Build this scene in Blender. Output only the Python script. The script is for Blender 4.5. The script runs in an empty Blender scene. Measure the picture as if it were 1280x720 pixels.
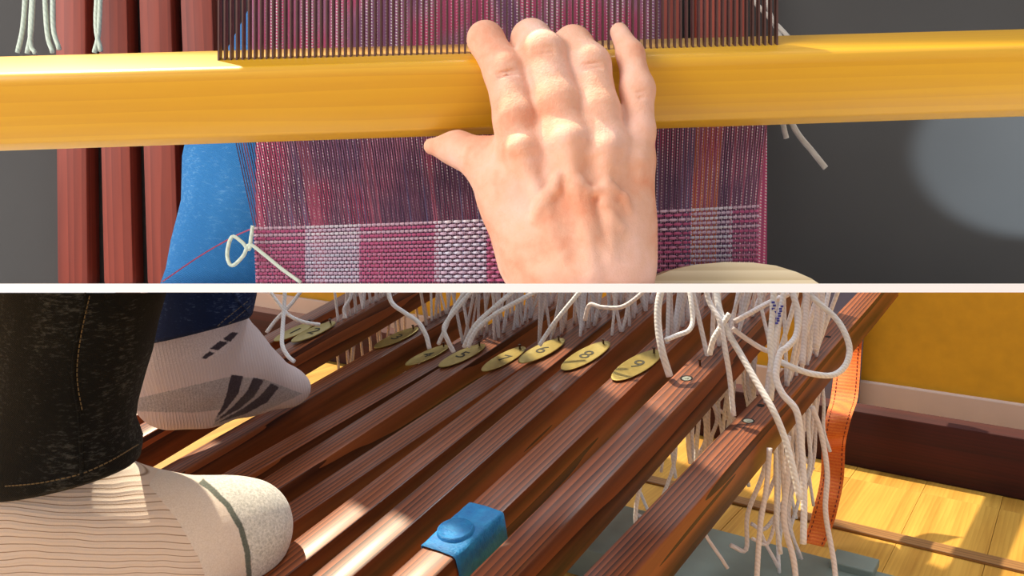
import bpy, bmesh, math, random
import numpy as np
from mathutils import Vector, Matrix

# ------------------------------------------------------------------ camera, light, exposure
F = 1080.0
PITCH = math.radians(10.0)
CAM_Z = 0.608
CAM = Vector((0, 0, CAM_Z))
cd = bpy.data.cameras.new('camera'); cam = bpy.data.objects.new('camera', cd)
bpy.context.scene.collection.objects.link(cam)
cam.location = CAM
cam.rotation_euler = (math.radians(90) - PITCH, 0, 0)
cd.sensor_width = 36.0; cd.lens = 36.0 * F / 1280.0; cd.clip_start = 0.02; cd.clip_end = 50
bpy.context.scene.camera = cam
sc = bpy.context.scene
sc.view_settings.view_transform = 'Standard'; sc.view_settings.look = 'None'
sc.view_settings.gamma = 1.0; sc.view_settings.exposure = 0.0
sc.view_settings.use_curve_mapping = False

PHI = math.radians(33.81)                     # heading of the treadles
UDIR = Vector((math.sin(PHI), math.cos(PHI), 0))
NDIR = Vector((math.cos(PHI), -math.sin(PHI), 0))
CR = Vector((1, 0, 0)); CU = Vector((0, math.sin(PITCH), math.cos(PITCH))); CF = Vector((0, math.cos(PITCH), -math.sin(PITCH)))

w = bpy.data.worlds.new('world'); sc.world = w; w.use_nodes = True
w.node_tree.nodes['Background'].inputs[0].default_value = (0.91, 0.94, 1.0, 1)
w.node_tree.nodes['Background'].inputs[1].default_value = 0.66

def light(name, kind, loc, aim, energy, color, **kw):
    l = bpy.data.lights.new(name, kind); l.energy = energy; l.color = color
    for k, v in kw.items(): setattr(l, k, v)
    o = bpy.data.objects.new(name, l); sc.collection.objects.link(o)
    o.location = loc
    o.rotation_euler = (Vector(aim) - Vector(loc)).to_track_quat('-Z', 'Y').to_euler()
    return o
# sun through the window high in the far wall, onto the treadles and the toe
SUN_DIR = (UDIR * math.sin(math.radians(14)) - NDIR * math.cos(math.radians(14)) + Vector((0, 0, math.tan(math.radians(56))))).normalized()          # towards the sun
light('sun', 'SUN', CAM + SUN_DIR * 4, CAM, 6.5, (1.0, 0.84, 0.60), angle=0.016)
# daylight from a window behind and to the left of the weaver
light('window_light', 'AREA', (-1.55, -0.25, 1.70), (0.0, 0.5, 0.66), 40, (1.0, 0.97, 0.95), shape='RECTANGLE', size=0.9, size_y=0.9)
# the far window, mirrored in the varnish
light('far_window_light', 'AREA', (-0.5, 3.2, 2.6), (0, 0.9, 0.25), 40, (0.93, 0.96, 1.0), shape='RECTANGLE', size=1.1, size_y=0.9)

# added overhead fill that brightens the treadle tops and cords
light('overhead_fill', 'AREA', (0.15, 1.30, 2.25), (0.1, 1.15, 0.3), 18, (0.95, 0.97, 1.0), shape='DISK', size=0.5)
# added spot imitating the bluish sun patch on the grey floor covering
light('floor_patch_spot', 'SPOT', CAM + CR * 0.90 + CU * 0.10 + CF * 0.35, CAM + CR * 0.475 + CU * 0.118 + CF * 0.773, 34.0, (0.66, 0.84, 1.0), spot_size=math.radians(15), spot_blend=0.35, shadow_soft_size=0.003)

# ------------------------------------------------------------------ helpers
def at(px, py, d):
    return CAM + CR * ((px - 640) / F * d) + CU * ((360 - py) / F * d) + CF * d
def onz(px, py, z):
    r = CR * ((px - 640) / F) + CU * ((360 - py) / F) + CF
    return CAM + r * ((z - CAM_Z) / r.z)
def project(p):
    q = p - CAM; f = q.dot(CF)
    return 640 + F * q.dot(CR) / f, 360 - F * q.dot(CU) / f
def lin(c):
    f = lambda v: v / 12.92 if v <= 0.04045 else ((v + 0.055) / 1.055) ** 2.4
    return (f(c[0] / 255), f(c[1] / 255), f(c[2] / 255), 1)
def link(o): sc.collection.objects.link(o); return o
def thing(name, label, cat, M=None, group=None):
    o = link(bpy.data.objects.new(name, None)); o.empty_display_size = 0.02
    if M is not None: o.matrix_world = M if isinstance(M, Matrix) else Matrix.Translation(M)
    tag(o, label, cat, group); return o
def tag(o, label, cat, group=None):
    o['label'] = label; o['category'] = cat
    if group: o['group'] = group
    return o
def frame(o, x, y, z):
    M = Matrix.Identity(4)
    for i, a in enumerate((x, y, z)):
        for r in range(3): M[r][i] = a[r]
    M.translation = o
    return M

class MB:
    def __init__(s): s.v = []; s.f = []
    def add(s, vs, fs):
        b = len(s.v); s.v += [tuple(v) for v in vs]; s.f += [tuple(b + i for i in f) for f in fs]
    def box(s, lo, hi, bev=0.0):
        bm = bmesh.new(); bmesh.ops.create_cube(bm, size=1)
        for v in bm.verts: v.co = Vector([lo[i] + (v.co[i] + .5) * (hi[i] - lo[i]) for i in range(3)])
        if bev: bmesh.ops.bevel(bm, geom=bm.edges[:], offset=bev, segments=2, profile=.5, affect='EDGES')
        bm.verts.index_update(); s.add([v.co[:] for v in bm.verts], [[v.index for v in f.verts] for f in bm.faces]); bm.free()
    def tube(s, pts, r, n=6, caps=True, flat=1.0):
        pts = [Vector(p) for p in pts]; m = len(pts); rr = r if hasattr(r, '__len__') else [r] * m
        t0 = (pts[1] - pts[0]).normalized()
        a = t0.orthogonal().normalized() if abs(t0.dot(CF)) > .9 else (CF - t0 * CF.dot(t0)).normalized()
        vs = []
        for i, p in enumerate(pts):
            t = (pts[min(i + 1, m - 1)] - pts[max(i - 1, 0)]).normalized()
            a = (a - t * a.dot(t)).normalized(); b = t.cross(a)
            for k in range(n):
                g = 2 * math.pi * k / n
                vs.append(p + (a * math.cos(g) * flat + b * math.sin(g)) * rr[i])
        fs = [(i * n + k, i * n + (k + 1) % n, (i + 1) * n + (k + 1) % n, (i + 1) * n + k) for i in range(m - 1) for k in range(n)]
        if caps: fs += [tuple(range(n))[::-1], tuple((m - 1) * n + k for k in range(n))]
        s.add(vs, fs)
    def prism(s, poly, x0, x1):        # polygon in (y, z), run along x
        n = len(poly)
        vs = [(x0, p[0], p[1]) for p in poly] + [(x1, p[0], p[1]) for p in poly]
        s.add(vs, [(i, (i + 1) % n, n + (i + 1) % n, n + i) for i in range(n)] + [tuple(range(n))[::-1], tuple(range(n, 2 * n))])
    def mesh(s, name, smooth=False):
        me = bpy.data.meshes.new(name); me.from_pydata(s.v, [], s.f); me.update()
        bm = bmesh.new(); bm.from_mesh(me); bmesh.ops.recalc_face_normals(bm, faces=bm.faces); bm.to_mesh(me); bm.free()
        if smooth:
            me.polygons.foreach_set('use_smooth', [True] * len(me.polygons))
        return me
    def build(s, name, m, parent=None, smooth=False, world=False, M=None):
        """world=True: the vertices are in world space and are brought into the parent's frame."""
        if world and parent is not None:
            inv = parent.matrix_world.inverted(); s.v = [tuple(inv @ Vector(v)) for v in s.v]
        loc = None
        if parent is None and M is None and s.v:
            a = np.array(s.v); loc = Vector(((a[:, 0].min() + a[:, 0].max()) / 2, (a[:, 1].min() + a[:, 1].max()) / 2, a[:, 2].min()))
            s.v = [tuple(Vector(v) - loc) for v in s.v]
        o = link(bpy.data.objects.new(name, s.mesh(name, smooth)))
        if m is not None:
            for q in (m if isinstance(m, (list, tuple)) else [m]): o.data.materials.append(q)
        if parent is not None: o.parent = parent
        if loc is not None: o.location = loc
        if M is not None: o.matrix_world = M
        return o
def smooth_by_angle(o, deg=40):
    me = o.data
    me.polygons.foreach_set('use_smooth', [True] * len(me.polygons))
    try: me.set_sharp_from_angle(angle=math.radians(deg))
    except Exception: pass
    return o
def structure(o): o['kind'] = 'structure'; return o
def catmull(pts, k=6):
    pts = [Vector(p) for p in pts]
    if len(pts) < 3: return pts
    P = [pts[0] * 2 - pts[1]] + pts + [pts[-1] * 2 - pts[-2]]; out = []
    for i in range(1, len(P) - 2):
        a, b, c, d = P[i - 1:i + 3]
        for j in range(k):
            t = j / k
            out.append(.5 * (2 * b + (c - a) * t + (2 * a - 5 * b + 4 * c - d) * t * t + (3 * b - 3 * c + d - a) * t ** 3))
    return out + [pts[-1]]

# ------------------------------------------------------------------ materials
class NT:
    def __init__(s, name):
        s.m = bpy.data.materials.new(name); s.m.use_nodes = True; s.t = s.m.node_tree
        s.b = s.t.nodes['Principled BSDF']
    def n(s, kind, **kw):
        x = s.t.nodes.new(kind)
        for k, v in kw.items(): setattr(x, k, v)
        return x
    def l(s, a, b): s.t.links.new(a, b)
    def coords(s, scale=(1, 1, 1), rnd=False):
        tc = s.n('ShaderNodeTexCoord'); mp = s.n('ShaderNodeMapping'); mp.inputs['Scale'].default_value = scale
        s.l(tc.outputs['Object'], mp.inputs['Vector'])
        if rnd:
            oi = s.n('ShaderNodeObjectInfo'); ml = s.n('ShaderNodeMath', operation='MULTIPLY'); ml.inputs[1].default_value = 37.0
            s.l(oi.outputs['Random'], ml.inputs[0]); s.l(ml.outputs[0], mp.inputs['Location'])
        return mp.outputs[0]
    def noise(s, vec, scale, detail=3, rough=.5, dist=0):
        x = s.n('ShaderNodeTexNoise'); x.inputs['Scale'].default_value = scale; x.inputs['Detail'].default_value = detail
        x.inputs['Roughness'].default_value = rough; x.inputs['Distortion'].default_value = dist
        s.l(vec, x.inputs['Vector']); return x.outputs['Fac']
    def ramp(s, fac, stops, interp='LINEAR'):
        x = s.n('ShaderNodeValToRGB'); x.color_ramp.interpolation = interp; e = x.color_ramp.elements
        while len(e) < len(stops): e.new(.5)
        for i, (p, c) in enumerate(stops): e[i].position = p; e[i].color = c if len(c) == 4 else (*c, 1)
        s.l(fac, x.inputs[0]); return x.outputs[0]
    def mix(s, fac, a, b, mode='MIX'):
        x = s.n('ShaderNodeMix', data_type='RGBA', blend_type=mode)
        for v, i in ((fac, 0), (a, 6), (b, 7)):
            if hasattr(v, 'is_linked') or hasattr(v, 'links'): s.l(v, x.inputs[i])
            else: x.inputs[i].default_value = v
        return x.outputs[2]
    def math(s, op, a, b=0.0, c=None):
        x = s.n('ShaderNodeMath', operation=op)
        for i, v in enumerate((a, b, c)):
            if v is None: continue
            if hasattr(v, 'links'): s.l(v, x.inputs[i])
            else: x.inputs[i].default_value = v
        return x.outputs[0]
    def sep(s, vec):
        x = s.n('ShaderNodeSeparateXYZ'); s.l(vec, x.inputs[0]); return x.outputs
    def bump(s, h, strength=.3, dist=.002):
        x = s.n('ShaderNodeBump'); x.inputs['Strength'].default_value = strength; x.inputs['Distance'].default_value = dist
        s.l(h, x.inputs['Height']); s.l(x.outputs[0], s.b.inputs['Normal'])
    def set(s, **kw):
        for k, v in kw.items():
            i = s.b.inputs[{'col': 'Base Color', 'rough': 'Roughness', 'metal': 'Metallic', 'coat': 'Coat Weight', 'coatr': 'Coat Roughness', 'sheen': 'Sheen Weight', 'sss': 'Subsurface Weight', 'spec': 'Specular IOR Level'}[k]]
            if hasattr(v, 'links'): s.l(v, i)
            else: i.default_value = v
        return s.m

def plain(name, c, rough=.6, spread=.12, scale=60, bump=.15, metal=0.0):
    t = NT(name); v = t.coords(); f = t.noise(v, scale, 4)
    c = lin(c); d = tuple(x * (1 - spread) for x in c[:3]) + (1,); e = tuple(min(1, x * (1 + spread)) for x in c[:3]) + (1,)
    t.bump(f, bump, .001)
    return t.set(col=t.ramp(f, [(.3, d), (.7, e)]), rough=rough, metal=metal)

def wood(name, dark, light, axis=1, fine=90.0, rough=.35, coat=.3, coatr=.22, contrast=(.36, .64), bump=.35, bands=0.5, flat=False):
    """Grain runs along the local axis."""
    t = NT(name); sc_ = [1, 1, 1]; sc_[axis] = .045
    v = t.coords(tuple(sc_), rnd=True)
    big = t.noise(v, 22, 2, .5, 1.2)
    wv = t.n('ShaderNodeTexWave', wave_type='RINGS', rings_direction='XYZ'[axis], wave_profile='SAW')
    if flat: wv.wave_type = 'BANDS'; wv.bands_direction = 'X'
    wv.inputs['Scale'].default_value = 50 if flat else 62; wv.inputs['Distortion'].default_value = 9.0 if flat else 7.0; wv.inputs['Detail'].default_value = 1.5; wv.inputs['Detail Scale'].default_value = .8
    t.l(v, wv.inputs['Vector'])
    fn = t.noise(v, fine * 3, 4, .6)
    h = t.math('ADD', t.math('MULTIPLY', wv.outputs['Fac'], bands), t.math('MULTIPLY', big, 1 - bands))
    h = t.math('ADD', t.math('MULTIPLY', h, .78), t.math('MULTIPLY', fn, .22))
    t.bump(h, bump, .0012)
    return t.set(col=t.ramp(h, [(contrast[0], lin(dark)), (contrast[1], lin(light))]), rough=rough, coat=coat, coatr=coatr)

M_treadle = wood('treadle_wood', (44, 11, 7), (172, 96, 52), rough=.46, coat=.14, contrast=(.26, .82), bump=.3, bands=.55, flat=True)
M_loom = wood('loom_wood', (46, 9, 7), (64, 15, 10), axis=0, rough=.85, coat=.0, bump=.1, bands=.2)
M_board = wood('red_brown_board', (116, 42, 26), (154, 64, 42), axis=2, rough=.6, coat=.0, bump=.12, bands=.25)
M_beam = wood('golden_beam_wood', (206, 146, 12), (230, 174, 22), axis=0, rough=.42, coat=.4, coatr=.22, contrast=(.2, .8), bump=.06, bands=.25)
M_plank = wood('floor_plank_wood', (176, 128, 50), (214, 168, 76), rough=.45, coat=.2, bump=.06, bands=.12)
M_pale = wood('pale_wood', (214, 190, 148), (236, 216, 178), axis=0, rough=.5, coat=.1, bump=.05)
M_white = plain('white_paint', (250, 250, 250), .5, .01, 20, .02)
M_grey = plain('grey_floor_covering', (74, 71, 68), .9, .06, 8, .1)
M_wall = plain('yellow_wall_paint', (216, 160, 28), .7, .06, 35, .5)
M_base = plain('baseboard_paint', (214, 192, 182), .5, .03, 20, .05)
M_slate = plain('grey_green_paint', (128, 144, 138), .6, .06, 30, .1)
M_bluegrey = plain('blue_grey_paint', (112, 112, 136), .7, .05, 30, .1)
M_brass = plain('brass', (176, 156, 88), .36, .10, 120, .06, metal=.75)
M_dark = plain('dark_stamped_ink', (44, 40, 16), .6, .05)
M_nail = plain('nail_steel', (92, 70, 58), .4, .1, metal=.8)
M_zinc = plain('zinc_bolt', (190, 196, 186), .35, .05, metal=.8)
M_hole = plain('drilled_hole', (22, 10, 8), .9, .05)
M_dent = plain('reed_dent_steel', (88, 56, 48), .45, .1, metal=.25)

def cordmat(name, c):
    t = NT(name); v = t.coords()
    wv = t.n('ShaderNodeTexWave', wave_type='BANDS', bands_direction='DIAGONAL'); wv.inputs['Scale'].default_value = 110; wv.inputs['Distortion'].default_value = 1.0
    t.l(v, wv.inputs['Vector']); nz = t.noise(v, 500, 2)
    h = t.math('ADD', t.math('MULTIPLY', wv.outputs['Fac'], .6), t.math('MULTIPLY', nz, .4))
    t.bump(h, .3, .0010); c = lin(c)
    return t.set(col=t.ramp(h, [(.1, tuple(x * .84 for x in c[:3])), (.6, c)]), rough=.85, sheen=.2)
M_cord = [cordmat('white_braided_cord', (250, 248, 253)), cordmat('pale_cord', (246, 236, 236)), cordmat('bright_cord', (253, 253, 255))]
M_yarn = cordmat('mint_white_yarn', (206, 216, 196)); M_cream = cordmat('cream_yarn', (212, 202, 188)); M_redthread = cordmat('red_thread', (178, 62, 98))
M_bluemark = plain('blue_ink', (70, 80, 190), .7)

def denim(name, dark, light, wear, amount):
    t = NT(name); v = t.coords(); sp = t.sep(v)
    nz = t.noise(v, 420, 3, .7); big = t.noise(t.coords((1, 1, .5)), 14, 4, .6); fl = t.noise(t.coords((1, 1, 3.5)), 130, 5, .75)
    tw = t.math('SINE', t.math('MULTIPLY', t.math('ADD', t.math('ADD', sp[0], sp[1]), sp[2]), 3600))
    base = t.mix(t.math('ADD', t.math('MULTIPLY', big, .7), t.math('MULTIPLY', nz, .3)), lin(dark), lin(light))
    k = t.ramp(t.math('MULTIPLY', fl, t.math('ADD', big, .45)), [(.52, (0, 0, 0)), (.72, (amount, amount, amount))])
    t.bump(t.math('ADD', t.math('MULTIPLY', tw, .15), t.math('ADD', nz, big)), .5, .0016)
    return t.set(col=t.mix(k, base, lin(wear)), rough=.95, sheen=.02, spec=.2)
M_black = denim('black_denim', (6, 8, 10), (23, 26, 29), (112, 116, 116), .42)
M_navy = denim('navy_denim', (8, 15, 42), (30, 54, 108), (120, 150, 200), .6)
M_blue = denim('blue_denim', (30, 92, 150), (66, 138, 196), (150, 196, 226), .35)
M_tan = plain('tan_stitching', (112, 98, 72), .8); M_greystitch = plain('grey_stitching', (112, 108, 100), .8)

def skin():
    t = NT('skin'); v = t.coords(); a = t.noise(v, 30, 3); b = t.noise(v, 900, 3, .7); c = t.noise(v, 170, 3, .6)
    col = t.ramp(t.math('ADD', t.math('MULTIPLY', a, .8), t.math('MULTIPLY', c, .2)), [(.34, lin((224, 150, 116))), (.5, lin((232, 176, 146))), (.66, lin((240, 190, 168)))])
    t.bump(t.math('ADD', b, t.math('MULTIPLY', c, 1.6)), .42, .0009)
    t.b.inputs['Subsurface Radius'].default_value = (.012, .005, .003); t.b.inputs['Subsurface Scale'].default_value = .25
    return t.set(col=col, rough=.62, sss=.15, spec=.3)
M_skin = skin(); M_nailskin = plain('fingernail', (236, 168, 168), .3, .03, 30, .02)

# ------------------------------------------------------------------ implicit surfaces (for hand, socks)
def carve(Fd, fn, names):
    idx = np.argwhere(Fd.F < .004); V = fn(Fd.lo + idx * Fd.h)
    for nm in names:
        M = np.array(TM[nm].inverted()); q = V @ M[:3, :3].T + M[:3, 3]
        a = np.abs(q[:, 0] - TW / 2) - TW / 2; b = np.abs(q[:, 2] + TT / 2) - TT / 2
        d = np.where((a < 0) & (b < 0), np.maximum(a, b), np.hypot(np.maximum(a, 0), np.maximum(b, 0)) + np.minimum(np.maximum(a, b), 0))
        I = tuple(idx.T); Fd.F[I] = np.maximum(Fd.F[I], .0006 - d)
class Field:
    def __init__(s, lo, hi, h):
        s.lo = np.array(lo, float); s.h = h; n = np.ceil((np.array(hi) - s.lo) / h).astype(int) + 1
        s.n = n; s.F = np.full(n, .05, np.float32)
    def _win(s, lo, hi):
        a = np.maximum(np.floor((lo - s.lo) / s.h).astype(int), 0); b = np.minimum(np.ceil((hi - s.lo) / s.h).astype(int) + 1, s.n)
        if (b <= a).any(): return None
        g = [s.lo[i] + s.h * np.arange(a[i], b[i]) for i in range(3)]
        return tuple(slice(a[i], b[i]) for i in range(3)), np.meshgrid(*g, indexing='ij')
    def cap(s, p, q, r0, r1, k=.006, sub=False):
        p = np.array(p, float); q = np.array(q, float); m = max(r0, r1) + .05 * (not sub) * 0 + k * 2.2 + .006
        wn = s._win(np.minimum(p, q) - m, np.maximum(p, q) + m)
        if wn is None: return
        sl, (X, Y, Z) = wn; d = q - p; L = max((d * d).sum(), 1e-12)
        t = np.clip(((X - p[0]) * d[0] + (Y - p[1]) * d[1] + (Z - p[2]) * d[2]) / L, 0, 1)
        D = np.sqrt((X - p[0] - t * d[0]) ** 2 + (Y - p[1] - t * d[1]) ** 2 + (Z - p[2] - t * d[2]) ** 2) - (r0 + (r1 - r0) * t)
        A = s.F[sl]
        if sub:
            D = -D; hh = np.clip(.5 - .5 * (A - D) / k, 0, 1); s.F[sl] = A * (1 - hh) + D * hh + k * hh * (1 - hh)
        else:
            hh = np.clip(.5 + .5 * (A - D) / k, 0, 1); s.F[sl] = A * (1 - hh) + D * hh - k * hh * (1 - hh)
    def chain(s, pts, rs, k=.006):
        for i in range(len(pts) - 1): s.cap(pts[i], pts[i + 1], rs[i], rs[i + 1], k)
    def mesh(s, fn=None):
        """Naive surface nets -> verts, quads."""
        F_ = s.F; ins = F_ < 0; n = s.n - 1
        cnt = np.zeros(n, int)
        for i in (0, 1):
            for j in (0, 1):
                for k in (0, 1): cnt += ins[i:i + n[0], j:j + n[1], k:k + n[2]]
        act = (cnt > 0) & (cnt < 8); ids = -np.ones(n, int); I = np.argwhere(act); ids[act] = np.arange(len(I))
        acc = np.zeros((len(I), 3)); num = np.zeros(len(I))
        cs = [(i, j, k) for i in (0, 1) for j in (0, 1) for k in (0, 1)]
        for a in range(8):
            for b in range(a + 1, 8):
                da = np.array(cs[b]) - cs[a]
                if abs(da).sum() != 1: continue
                fa = F_[tuple((I + cs[a]).T)]; fb = F_[tuple((I + cs[b]).T)]; m = (fa < 0) != (fb < 0)
                t = np.where(m, fa / np.where(m, fa - fb, 1), 0)
                acc += (np.array(cs[a]) + t[:, None] * da) * m[:, None]; num += m
        V = s.lo + (I + acc / num[:, None]) * s.h; quads = []
        for ax in range(3):
            o = [0, 0, 0]; o[ax] = 1; b, c = [(1, 2), (2, 0), (0, 1)][ax]
            A = ins[:s.n[0] - o[0], :s.n[1] - o[1], :s.n[2] - o[2]]; B = ins[o[0]:, o[1]:, o[2]:]
            for flip, msk in ((False, A & ~B), (True, ~A & B)):
                E = np.argwhere(msk); E = E[(E[:, b] > 0) & (E[:, c] > 0) & (E[:, b] < n[b]) & (E[:, c] < n[c])]
                e = [0, 0, 0]; e[b] = 1; f = [0, 0, 0]; f[c] = 1; e = np.array(e); f = np.array(f)
                q = np.stack([ids[tuple((E - e - f).T)], ids[tuple((E - f).T)], ids[tuple(E.T)], ids[tuple((E - e).T)]], 1)
                quads.append(q if flip else q[:, ::-1])
        Q = np.concatenate(quads); Q = Q[(Q >= 0).all(1)]
        if fn is not None: V = fn(V)
        return V, Q
def field_object(name, V, Q, mats, parent):
    inv = parent.matrix_world.inverted(); R = np.array(inv.to_3x3()); V = V @ R.T + np.array(inv.translation)
    me = bpy.data.meshes.new(name); me.from_pydata(V.tolist(), [], Q.tolist()); me.update()
    me.polygons.foreach_set('use_smooth', [True] * len(me.polygons))
    for m in mats: me.materials.append(m)
    o = link(bpy.data.objects.new(name, me)); o.parent = parent
    return o
def inside(poly, x, y):
    c = False; j = len(poly) - 1
    for i in range(len(poly)):
        a, b = poly[i], poly[j]
        if (a[1] > y) != (b[1] > y) and x < (b[0] - a[0]) * (y - a[1]) / (b[1] - a[1]) + a[0]: c = not c
        j = i
    return c
# work space of the fields: metres along the camera's right, up, forward axes, from image pixels and depth
def loc3(px, py, d): return np.array([(px - 640) / F * d, (360 - py) / F * d, d])
RM = np.array([list(CR), list(CU), list(CF)])
def to_world(V): return V @ RM + np.array(CAM)

# ------------------------------------------------------------------ large structure
S = 0.8
# floor of planks under the treadles, wall and skirting behind
FLOOR_O = onz(1165, 603, 0.0)                    # a point on the foot of the rear loom beam
def loomframe(o): return frame(o, NDIR, UDIR, Vector((0, 0, 1)))
fb = MB(); fb.box((-3.0, -2.2, -.05), (2.2, .75, -.006))
floor = structure(thing('floor', 'x', 'x', loomframe(FLOOR_O)))
for k in ('label', 'category'): del floor[k]
fb.build('subfloor', M_loom, floor)
random.seed(3)
pm = None
x = -2.2; row = 0
pms = []
for wdt in (.118,):
    b = MB(); b.box((-.0590, -.4005, -.02), (.0590, .4005, 0), .0006); pms.append(b.mesh('plank'))
for m in pms: m.materials.append(M_plank)
while x < 1.5:
    off = random.random() * .8
    y = -1.9 - off
    while y < .62:
        o = link(bpy.data.objects.new('plank', pms[0])); o.parent = floor
        o.location = (x, min(y + .4, .34), random.uniform(-.0006, .0006)); y += .802
    x += .1185
WALL_Y = .30
wb = MB(); wb.box((-2.6, WALL_Y, 0), (1.9, WALL_Y + .06, .62)); wl = structure(thing('wall_back', 'x', 'x', loomframe(FLOOR_O)))
for k in ('label', 'category'): del wl[k]
wb.build('plaster', M_wall, wl)
bb = MB(); bb.box((-2.6, WALL_Y - .014, 0), (1.9, WALL_Y, .088), .003); structure(bb.build('baseboard_back', M_base, M=loomframe(FLOOR_O)))

# white board added edge-on to the camera for the image's dividing stripe, between the upper and the lower set, and the grey back of the upper set
SL0, SL1, SLT = .42, .785, 11 * .42 / F
slab = MB(); slab.box((-.85, 0, -SLT / 2), (.85, SL1 - SL0, SLT / 2)); MS = frame(CAM + CF * SL0, CR, CF, CU)
structure(slab.build('image_divider_1', M_white, M=MS))
bk = MB(); bk.box((-1.25, 0, 0), (.85, .012, 1.0)); structure(bk.build('upright_floor', M_grey, M=frame(CAM + CF * (SL1 - .012) + CU * SLT / 2, CR, CF, CU)))  # floor of the upper image, stood upright to face the camera

# ------------------------------------------------------------------ UPPER SET
# golden beater beam: square section, rounded edges, turned towards the viewer
BL = at(-60, 139.5, .4785); BR = at(1340, 96.5, .5215)
ax = (BR - BL).normalized(); bl = (BR - BL).length
tilt = math.radians(28)
face = (CU * math.cos(tilt) - CF * math.sin(tilt)); face = (face - ax * face.dot(ax)).normalized(); depth = ax.cross(face) * -1
if depth.dot(CF) < 0: depth = -depth
MBm = frame((BL + BR) / 2, ax, depth, face)
# keep a right-handed frame
if MBm.to_3x3().determinant() < 0: MBm = frame((BL + BR) / 2, -ax, depth, face)
beam = thing('beater_beam', 'golden varnished wooden beater beam held by the hand across the woven cloth', 'beam', MBm)
hh, dd = .0192, .050
poly = []
def arc(cy, cz, r, a0, a1, n=6): return [(cy + r * math.cos(math.radians(a0 + (a1 - a0) * i / n)), cz + r * math.sin(math.radians(a0 + (a1 - a0) * i / n))) for i in range(n + 1)]
poly += arc(.0065, hh - .0065, .0065, 180, 90) + arc(dd - .004, hh - .004, .004, 90, 0) + arc(dd - .004, -.0265 + .004, .004, 0, -90) + [(.0095, -.0265)] + arc(.003, -hh + .001, .003, 215, 180, 3)
g = MB(); g.prism(poly, -bl / 2 - .09, bl / 2 + .09); smooth_by_angle(g.build('handle_bar', M_beam, beam), 35)

# reed: steel dents standing in the top of the beam
def beam_top(px, back=.024):      # point on the beam's top face at picture column px
    lo, hi = 0.0, 1.0
    for _ in range(40):
        t = (lo + hi) / 2; p = BL.lerp(BR, t) + face * hh + depth * back
        if project(p)[0] < px: lo = t
        else: hi = t
    return p
reed = thing('reed', 'dark steel weaving reed standing in the top of the golden beam', 'reed', beam_top(622))
ndent = 94
dm = MB(); dm.box((-.00047, -.0028, -.004), (.00047, .0028, .095)); dme = dm.mesh('dent'); dme.materials.append(M_dent)
inv = reed.matrix_world.inverted()
for i in range(ndent):
    px = 275 + (970 - 275) * i / (ndent - 1)
    p = beam_top(px); o = link(bpy.data.objects.new('dent', dme)); o.parent = reed
    o.matrix_local = inv @ frame(p, CR, CF, CU)
cap = MB(); cap.box((-.19, -.006, .093), (.19, .006, .105)); o = cap.build('reed_cap', M_dent, reed); o.matrix_local = inv @ frame(beam_top(622), CR, CF, CU)

# woven cloth on the loom: warp threads from the reed to the fell, weft rows below
cloth = thing('woven_cloth', 'pink and grey plaid cloth being woven, its taut purple warp threads below the beam', 'cloth', at(634, 300, .53))
def yarn(name, c):
    t = NT(name); v = t.coords(); wv = t.noise(v, 700, 2); t.bump(wv, .5, .0006); c = lin(c)
    return t.set(col=t.ramp(wv, [(.3, tuple(x * .7 for x in c[:3])), (.65, c)]), rough=.8, sheen=.2)
WY = [yarn('plum_yarn', (104, 62, 84)), yarn('dark_purple_yarn', (72, 42, 68)), yarn('rose_yarn', (164, 84, 106)), yarn('rust_yarn', (196, 108, 58)), yarn('slate_purple_yarn', (98, 84, 118)), yarn('crimson_yarn', (178, 44, 92)), yarn('pale_lilac_yarn', (208, 200, 214))]
NW = 216
def fell(px): return 284 - 28 * max(0, min(1, (px - 318) / 630)) ** 1.3
random.seed(11)
DW = .532
wid = []
for i in range(NW):
    t = i / (NW - 1); xf = 318 + 630 * t; xt = 291 + 667 * t; xb = 321 + 625 * t
    if 864 < xf < 898: c = 3 if i % 3 else 2
    elif xf > 898: c = random.choice((0, 0, 2, 0, 1))
    elif 820 < xf <= 864: c = random.choice((4, 1, 0))
    else: c = random.choice((0, 0, 1, 1, 1, 4)) if (i // 5) % 5 else random.choice((2, 0))
    wid.append(c)
    b = MB(); xt2 = xt - (xf - xt) * .5
    b.tube([beam_top(xt2, .036) - face * .004, at(xt, 160, .560), at(xf, fell(xf), DW), at(xb, 355.0, DW)], .00042 if c != 2 else .00048, 4)
    b.build('warp_thread', WY[c], cloth, world=True)
# weft: each row a thread over and under the warp
def weftmat(name, a, b_, thr):
    t = NT(name); v = t.coords(); sp = t.sep(v)
    nz = t.noise(t.coords((1, 1, .15)), 18, 1); f = t.noise(v, 600, 3, .7)
    blocks = t.ramp(t.math('ADD', t.math('MULTIPLY', sp[0], 3.05), .5), [(0, lin(b_)), (.12, lin(a)), (.22, lin(b_)), (.36, lin(a)), (.46, lin(b_)), (.55, lin(a)), (.62, lin(b_)), (.84, lin(a)), (.92, lin(b_))], 'CONSTANT')
    t.bump(f, .5, .0006)
    return t.set(col=t.mix(t.ramp(f, [(.4, (0, 0, 0)), (.7, (.5, .5, .5))]), blocks, lin((150, 70, 110))), rough=.85, sheen=.2)
WM = [weftmat('grey_plaid_weft', (216, 214, 226), (206, 132, 160), .5), weftmat('pink_plaid_weft', (214, 190, 206), (196, 92, 130), .5), weftmat('white_weft', (234, 226, 230), (220, 188, 200), .5)]
rows = 17
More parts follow.
